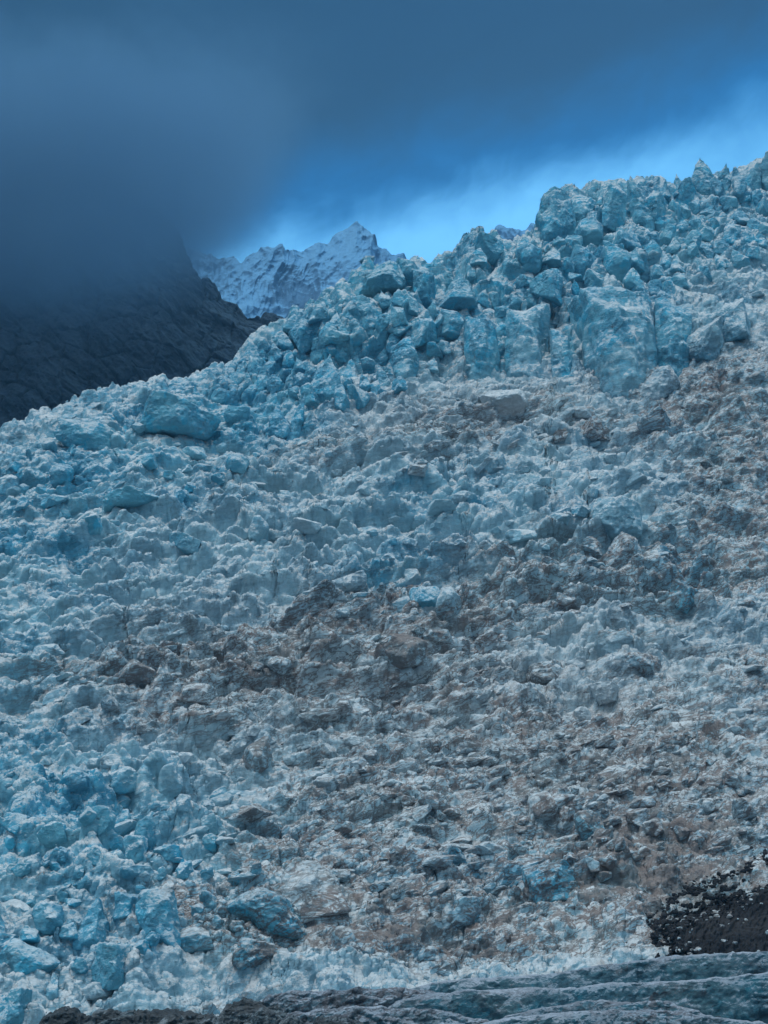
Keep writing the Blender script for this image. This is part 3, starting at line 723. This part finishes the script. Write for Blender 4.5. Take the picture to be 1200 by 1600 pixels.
# ------------------------------------------------------------------ valley floor, mountains
def rock_grid(name, pxs, rows_top, row_bot, nr, Yfun, relief, mat, label, back=(120, 90), snow=None):
    """a mountainside: columns follow pxs, its top edge follows rows_top; relief(P) pushes it out and in"""
    t = np.linspace(0, 1, nr)[:, None]
    row = row_bot + (rows_top[None]-row_bot)*t
    PX = np.broadcast_to(pxs[None], row.shape)
    P = ray_point(PX, row, Yfun(PX, row))
    k = (np.arange(1, 13)/12)[:, None]
    B = np.stack([P[-1][None, :, 0]+0*k, P[-1][None, :, 1]+back[0]*k, P[-1][None, :, 2]-back[1]*k], -1)
    P = np.concatenate([P, B]); ppx = np.concatenate([PX, np.broadcast_to(pxs[None], (12, len(pxs)))]); prow = np.concatenate([row, np.broadcast_to(rows_top[None], (12, len(pxs)))])
    sh = P.shape
    Q = P.reshape(-1, 3)
    d = relief(Q, ppx.ravel(), prow.ravel())
    Q = Q + np.stack([0.15*d, -0.95*d, 0.10*d], -1)
    at = {'snow': snow(ppx.ravel(), prow.ravel()) if snow else np.zeros(len(Q))}
    o = mesh_obj(name, Q, grid_faces(sh[0], sh[1]), mat, at)
    o['kind'] = 'structure'; o['label'] = label
    return o

def rock_relief(Q, px, row):
    c_, s_ = math.cos(math.radians(52)), math.sin(math.radians(52))
    a = Q[:, 0]*c_ - Q[:, 2]*s_            # along the strata that plunge to the right
    b = Q[:, 0]*s_ + Q[:, 2]*c_
    st = np.stack([a*0.22, b], -1).astype(f32)
    wv = fbm(np.stack([Q[:, 0], Q[:, 2]], -1), 50, 3, 203)
    st[:, 1] += 9*wv
    d = fbm(st, 34, 5, 201, 0.55, True)*9 + fbm(st, 9, 4, 202, 0.6, True)*4
    f1, f2, hh, dx, dy = voro(np.stack([a*0.5+4*wv, b], -1), 17, 205)
    d += (rnd(hh, 3)-0.5)*6 - 3*np.exp(-((f2-f1)/0.08)**2)
    f1, f2, hh, dx, dy = voro(np.stack([a*0.6, b], -1), 5, 206)
    d += (rnd(hh, 3)-0.5)*2
    d += fbm(np.stack([Q[:, 0], Q[:, 2]], -1), 4, 4, 207, 0.6)*2.0 + fbm(np.stack([Q[:, 0], Q[:, 2]], -1), 110, 3, 204)*22
    return d
pxm = np.linspace(-420, 470, 620)
top_m = interp(pxm, [(-420, 190), (-100, 240), (100, 275), (200, 300), (255, 338), (280, 368), (292, 398), (315, 432), (345, 452), (372, 470), (388, 492), (412, 489), (440, 492), (470, 520)])
top_m = top_m + fbm(np.stack([pxm, 0*pxm], -1), 22, 4, 210)*8*np.clip((pxm-240)/60, 0.3, 1)
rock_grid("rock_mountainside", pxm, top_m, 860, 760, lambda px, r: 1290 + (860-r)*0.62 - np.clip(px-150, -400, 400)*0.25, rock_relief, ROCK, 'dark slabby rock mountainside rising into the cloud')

def peak_relief(amp):
    def f(Q, px, row):
        v = np.stack([Q[:, 0], Q[:, 2]*0.30], -1).astype(f32)
        wv = np.stack([Q[:, 0], Q[:, 2]], -1)
        v[:, 0] += 60*fbm(wv, 240, 3, 301)
        d = fbm(v, 200, 5, 302, 0.5, True)*1.0 + fbm(v, 55, 4, 303, 0.5, True)*0.35 + fbm(wv, 40, 4, 304, 0.5, True)*0.12
        return d*amp
    return f
pxs = np.linspace(250, 860, 900)
top_p = interp(pxs, [(250, 392), (300, 404), (325, 408), (345, 410), (362, 414), (375, 420), (388, 410), (405, 404), (425, 404), (438, 402), (447, 406), (470, 400), (492, 388), (502, 382), (510, 382), (520, 370), (535, 358),
                     (545, 353), (556, 358), (570, 366), (582, 376), (592, 390), (610, 398), (632, 406), (650, 420), (700, 470), (860, 520)])
top_p = top_p + fbm(np.stack([pxs, 0*pxs], -1), 12, 4, 310)*5
def snow_p(px, row):
    return 0.12 - 0.55*gz(px, row, 465, 475, 45, 28, -20) - 0.25*gz(px, row, 540, 440, 60, 25) - 0.22*gz(px, row, 330, 440, 60, 40, -30)
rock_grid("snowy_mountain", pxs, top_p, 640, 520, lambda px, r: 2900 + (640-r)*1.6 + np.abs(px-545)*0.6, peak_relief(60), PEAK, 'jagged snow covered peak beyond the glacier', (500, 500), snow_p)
pxd = np.linspace(640, 1000, 420)
top_d = interp(pxd, [(640, 455), (676, 428), (690, 420), (708, 410), (716, 398), (730, 390), (744, 390), (752, 384), (762, 378), (770, 367), (776, 364), (784, 370), (800, 372), (815, 366), (826, 360), (836, 362), (845, 370), (900, 390), (1000, 400)])
top_d = top_d + fbm(np.stack([pxd, 0*pxd], -1), 12, 4, 320)*4
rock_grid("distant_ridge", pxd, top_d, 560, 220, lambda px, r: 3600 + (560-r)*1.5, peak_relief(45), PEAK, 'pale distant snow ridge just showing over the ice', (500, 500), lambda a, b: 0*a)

# black scree below the ice at the right
pxr = np.linspace(930, 1460, 500)
rows_r = np.linspace(1545, 1310, 300)
PXr, RWr = np.meshgrid(pxr, rows_r)
edge_top = smooth_interp(PXr, [(930, 1510), (1010, 1485), (1040, 1455), (1070, 1430), (1110, 1412), (1150, 1392), (1200, 1366), (1460, 1290)], 12)
qq = np.stack([PXr.ravel(), RWr.ravel()], -1)
jag = (fbm(qq, 50, 7, 402, 0.72)*30).reshape(PXr.shape)
inside = np.minimum(RWr - edge_top + jag, (PXr - 1030)*0.7 + jag)
Yr = smooth_interp(RWr, PROF, 40) - np.clip(inside*0.7, -16, 18) - 9
Pr = ray_point(PXr, RWr, Yr).reshape(-1, 3)
dr = fbm(qq, 30, 5, 403, 0.6)*2.4 + blocks(qq, 7, 405, 0.5, 1.6)*0.22 + fbm(qq, 6, 4, 404, 0.65)*0.9
Pr = Pr + np.stack([0.2*dr, -0.7*dr, 0.6*dr], -1)
sn = 0.16*gz(PXr, RWr, 1130, 1445, 40, 14) + .22*gz(PXr, RWr, 1080, 1478, 120, 9) + .10*gz(PXr, RWr, 1170, 1400, 50, 20) - .05
o = mesh_obj("scree_slope", Pr, grid_faces(300, 500), SCREE, {'snow': sn.ravel()})
o['kind'] = 'structure'; o['label'] = 'black scree slope flecked with ice'

# stones of the scree and bits of ice rolled out on it
rs = np.random.RandomState(11)
for nm_, mt_, cnt, s_lo, s_hi, lab_ in (("scree_stones", SCREE, 2600, 0.22, 0.85, 'black stones lying along the edge of the scree'), ("ice_scraps", ICE, 420, 0.25, 1.0, 'small scraps of ice scattered over the black scree')):
    Vs, Fs, off = [], [], 0; tr = 0
    while len(Vs) < cnt and tr < 60000:
        tr += 1
        i_ = rs.randint(300); j_ = rs.randint(500)
        e_ = inside[i_, j_]
        pr = math.exp(-((e_-2)/16.0)**2) if nm_ == "scree_stones" else (math.exp(-((e_-8)/22.0)**2)*0.8 + 0.05)*(e_ > -6)
        if rs.rand() > pr or PXr[i_, j_] > 1330: continue
        P0 = Pr[i_*500+j_]
        if nm_ == "scree_stones" and e_ < 4: P0 = P0 + np.array([0, -6.0 - 0.3*max(0, -e_), 4.0])*(1 if e_ < 0 else 0.4)
        V, Fc = chunk_shape('block', 700 + rs.randint(9), 1)
        sz = s_lo*(s_hi/s_lo)**(rs.rand()**2)
        Q = (V*np.array([1, 1, .7])*sz) @ (rotz(rs.rand()*6.28) @ rotx(rs.uniform(-.5, .5))).T + P0
        Vs.append(Q); Fs.append(Fc+off); off += len(V)
    V = np.concatenate(Vs); ppx, ppy, _ = project(V)
    o = mesh_obj(nm_, V, np.concatenate(Fs), mt_, {'snow': np.full(len(V), -0.2), 'blue': np.full(len(V), 0.2), 'dirt': np.full(len(V), 0.45)}, smooth=False)
    o['kind'] = 'stuff'; o['label'] = lab_

# valley floor, far below and out of the picture except as bounce
gx = np.concatenate([np.linspace(-4800, -600, 20), np.linspace(-550, 550, 60), np.linspace(600, 4800, 20)])
gy_ = np.concatenate([np.linspace(-4800, -400, 20), np.linspace(-350, 700, 60), np.linspace(750, 4800, 20)])
GX, GY = np.meshgrid(gx, gy_)
gq = np.stack([GX.ravel(), GY.ravel()], -1)
bump = np.exp(-((GX/60)**2+(GY/60)**2)).ravel()
GZ = -24 + fbm(gq, 120, 4, 501)*3*(1-bump) + 22.0*bump
o = mesh_obj("ground", np.stack([GX.ravel(), GY.ravel(), GZ], -1), grid_faces(len(gy_), len(gx)), SCREE, {'snow': np.full(GX.size, -0.2)})
o['kind'] = 'structure'; o['label'] = 'grey gravel valley floor below the glacier'

# ------------------------------------------------------------------ ice ridges in front of the icefall
def ridge(name, label, cat, pts, Y0, mat, front=26, thick=9, blue=0.3, dirt=0.25, rough=1.0, seed=1, group=None):
    if mat is DIRTY: pts = [(a_, b_+11) for a_, b_ in pts]
    x0, x1 = pts[0][0], pts[-1][0]
    n = int((x1-x0)*1.1)+2
    xs = np.linspace(x0, x1, n)
    top = smooth_interp(xs, pts, 4) + fbm(np.stack([xs, 0*xs], -1), 26, 4, seed)*3.2*rough
    end = np.minimum(1, np.minimum(xs-x0, x1-xs)/18.0)
    if mat is DIRTY: top = top + fbm(np.stack([xs, 0*xs], -1), 14, 5, seed+40, 0.65, True)*5.0
    top = top + 22*(1-np.sqrt(np.clip(end, 0, 1)))
    m = Y0/F
    u = np.linspace(0, 1, 96)[:, None]
    a = np.pi*(0.02+0.96*u)
    Yv = Y0 - thick*np.cos(a)*np.where(a < np.pi/2, 0.35 if mat is FORE else 0.7, 1.4)
    drop = np.where(a < np.pi/2, (1-np.sin(a)**0.55)*front*m*2.2, (1-np.sin(a)**0.7)*front*m*2.2)
    T = ray_point(np.broadcast_to(xs[None], (96, n)), np.broadcast_to(top[None], (96, n)), np.full((96, n), float(Y0)))
    P = np.stack([T[..., 0], Yv+0*T[..., 0], T[..., 2]-drop], -1).reshape(-1, 3)
    d = fbm(P*np.array([0.7, 1, 1]), 6, 5, seed+3, 0.6)*1.5 + fbm(P*np.array([0.35, 1, 1.8]), 2.2, 4, seed+5, 0.55, True)*0.55 + fbm(P*np.array([1, 1, .25]), 3, 3, seed+7, 0.5, True)*0.55
    d = d*rough + fbm(P, 1.3, 4, seed+9, 0.6, True)*0.30*rough
    d = d + 0.8*(blocks(np.stack([P[:, 0], P[:, 1]*1.2+P[:, 2]], -1), 4.5, seed, 0.5, 1.8)+blocks(np.stack([P[:, 0], P[:, 1]*1.2+P[:, 2]], -1), 1.8, seed+1, 0.5, 1.8))*(rough-0.55)*1.6
    av = np.broadcast_to(a, (96, n)).ravel()
    P = P + np.stack([0.2*d, -np.cos(av)*d, 0.25*np.sin(av)*d], -1)
    # close the ends and the underside
    ring = grid_faces(96, n)
    c0 = P.mean(0); i0 = len(P)
    o = mesh_obj(name, P - c0, ring, mat, {'blue': blue*(1-0.95*np.exp(-((av-1.62)/0.42)**2)), 'dirt': np.full(len(P), dirt)})
    o.location = c0
    o['label'] = label; o['category'] = cat
    if group: o['group'] = group
    return o
RG = 'ice ridges along the foot of the icefall'
ridge("ice_ridge", "long teal sided ice ridge directly below the black scree", "ice ridge", [(540, 1560), (640, 1546), (700, 1532), (780, 1528), (860, 1522), (960, 1507), (1040, 1496), (1120, 1491), (1200, 1488), (1460, 1475)], 412, FORE, 60, 6, 1.1, 0.22, 0.8, 601, RG)
ridge("ice_ridge", "low wavy ice ridge second in front of the black scree", "ice ridge", [(600, 1566), (680, 1553), (760, 1546), (870, 1545), (960, 1537), (1060, 1533), (1130, 1528), (1200, 1522), (1460, 1520)], 405, FORE, 60, 6, 1.1, 0.22, 0.8, 611, RG)
ridge("ice_ridge", "short blue grey ice ridge between the two long crests at bottom right", "ice ridge", [(770, 1592), (860, 1576), (920, 1565), (980, 1567), (1040, 1568), (1085, 1580), (1130, 1600)], 399, FORE, 30, 4, 0.9, 0.25, 0.9, 621, RG)
ridge("ice_ridge", "nearest pale crested ice ridge cut off by the lower right border", "ice ridge", [(690, 1612), (800, 1592), (880, 1582), (960, 1580), (1040, 1580), (1110, 1592), (1200, 1600), (1460, 1605)], 394, FORE, 40, 5, 0.9, 0.22, 0.9, 631, RG)
ridge("ice_ridge", "grimy lilac grey ice ridge with a dark furrow at bottom centre", "ice ridge", [(395, 1566), (450, 1552), (520, 1551), (600, 1547), (660, 1550), (720, 1562), (780, 1580)], 408, FORE, 34, 6, 0.5, 0.42, 1.1, 641, RG)
ridge("ice_ridge", "nearest dusty ice ridge sloping down to the right at bottom centre", "ice ridge", [(430, 1592), (500, 1580), (560, 1574), (640, 1578), (720, 1588), (800, 1606)], 400, FORE, 34, 5, 0.6, 0.36, 1.1, 651, RG)
DG = 'black dirt covered ice mounds at the lower edge'
ridge("dirty_ice_mound", "black dirty ice mound beside the pale upright ice fin", "ice mound", [(45, 1602), (62, 1585), (88, 1567), (104, 1564), (122, 1574), (145, 1590), (160, 1600)], 398, DIRTY, 26, 5, 0.3, 0.72, 1.0, 661, DG)
ridge("dirty_ice_mound", "long low black crusted ice mound with a grey ice face", "ice mound", [(125, 1590), (150, 1568), (200, 1570), (262, 1569), (290, 1574), (330, 1578), (372, 1600)], 402, DIRTY, 26, 5, 0.3, 0.60, 1.1, 671, DG)
ridge("dirty_ice_mound", "arched black ice mound standing higher behind the others", "ice mound", [(335, 1572), (362, 1556), (385, 1552), (410, 1554), (438, 1561), (462, 1578)], 407, DIRTY, 18, 5, 0.2, 0.62, 1.0, 681, DG)
ridge("dirty_ice_mound", "peaked black ice mound with a pointed top in front of the arched one", "ice mound", [(415, 1602), (435, 1588), (452, 1574), (466, 1582), (484, 1600)], 396, DIRTY, 24, 5, 0.4, 0.55, 1.0, 691, DG)
ridge("dirty_ice_mound", "low dark ice mound between the peaked one and the dusty ridges", "ice mound", [(480, 1598), (492, 1578), (510, 1580), (545, 1584), (590, 1600)], 395, DIRTY, 24, 5, 0.4, 0.5, 1.0, 701, DG)

# ------------------------------------------------------------------ cloud lying on the rock mountain
def cloud():
    m = bpy.data.materials.new("cloud"); m.use_nodes = True
    nt = m.node_tree; nt.nodes.clear(); g = G(nt)
    out = N(nt, 'ShaderNodeOutputMaterial'); v = N(nt, 'ShaderNodeVolumePrincipled')
    nt.links.new(v.outputs[0], out.inputs['Volume'])
    P = N(nt, 'ShaderNodeNewGeometry').outputs['Position']
    s = N(nt, 'ShaderNodeSeparateXYZ'); nt.links.new(P, s.inputs[0])
    n = g.m('SUBTRACT', g.noise(P, 0.014, 5, 0.62, 0.5), 0.5)
    nn = g.m('MULTIPLY', n, 120.0)
    zz = g.m('ADD', g.m('ADD', s.outputs[2], nn), g.m('MULTIPLY', g.m('SUBTRACT', s.outputs[1], 1200), -0.40))
    xs = g.m('ADD', s.outputs[0], g.m('MULTIPLY', g.m('SUBTRACT', s.outputs[1], 1200), 0.11))
    a = g.m('ADD', g.m('MULTIPLY', g.step(zz, 395, 470), 0.10), g.m('MULTIPLY', g.step(zz, 430, 545), 0.9))
    zs = g.m('SUBTRACT', s.outputs[2], g.m('MULTIPLY', g.m('SUBTRACT', s.outputs[1], 1200), 0.40))
    xr = g.m('ADD', g.m('ADD', xs, g.m('MULTIPLY', g.m('SUBTRACT', zs, 480), -0.35)), nn)
    b = g.step(xr, -70, -250)
    b = g.m('MULTIPLY', b, g.step(g.m('ADD', zs, nn), 690, 560))
    c_ = g.step(s.outputs[1], 1060, 1150)
    dd = g.m('MULTIPLY', g.m('MULTIPLY', a, b), c_)
    nt.links.new(g.m('MULTIPLY', g.m('MULTIPLY', dd, g.step(g.noise(P, 0.030, 5, 0.65, 0.6), 0.30, 0.62, 0.35, 1.3)), 0.014), v.inputs['Density'])
    v.inputs['Color'].default_value = (0.24, 0.44, 0.63, 1)
    v.inputs['Anisotropy'].default_value = 0.0
    # a slab of cloud sheared along the camera's line of sight: its underside and its right side follow the vapour
    V = []
    for y in (1055, 1900):
        lift = 0.40*(y-1200)
        for z, xr_ in ((385, -80), (560, 20), (760, 140), (1150, 380)):
            V += [(-1000, y, z+lift), (xr_-0.11*(y-1200), y, z+lift)]
    V = [(x, y, z) for x, y, z in V]
    Fq = []
    for i in range(3):
        for o_ in (0, 8):
            Fq.append((o_+2*i, o_+2*i+1, o_+2*i+3, o_+2*i+2))
        Fq.append((2*i+1, 8+2*i+1, 8+2*i+3, 2*i+3)); Fq.append((2*i, 2*i+2, 8+2*i+2, 8+2*i))
    Fq.append((0, 8, 9, 1)); Fq.append((6, 7, 15, 14))
    o = mesh_obj("cloud", V, Fq, m, smooth=False)
    bm_fix(o)
    o['kind'] = 'stuff'; o['label'] = 'grey blue cloud hiding the top of the rock mountain'
def bm_fix(o):
    import bmesh
    bm = bmesh.new(); bm.from_mesh(o.data); bmesh.ops.recalc_face_normals(bm, faces=bm.faces); bm.to_mesh(o.data); bm.free()
cloud()

def haze():
    m = bpy.data.materials.new("haze"); m.use_nodes = True
    nt = m.node_tree; nt.nodes.clear()
    out = N(nt, 'ShaderNodeOutputMaterial'); v = N(nt, 'ShaderNodeVolumePrincipled')
    v.inputs['Color'].default_value = (0.30, 0.66, 1.0, 1); v.inputs['Density'].default_value = 6.0e-5
    nt.links.new(v.outputs[0], out.inputs['Volume'])
    x0, x1, y0, y1, z0, z1 = -4900, 4900, -4900, 4900, -40, 2400
    V = [(x, y, z) for z in (z0, z1) for y in (y0, y1) for x in (x0, x1)]
    o = mesh_obj("haze", V, [(0, 2, 3, 1), (4, 5, 7, 6), (0, 1, 5, 4), (2, 6, 7, 3), (0, 4, 6, 2), (1, 3, 7, 5)], m, smooth=False)
    bm_fix(o); o['kind'] = 'stuff'; o['label'] = 'thin blue haze in the valley air'
haze()
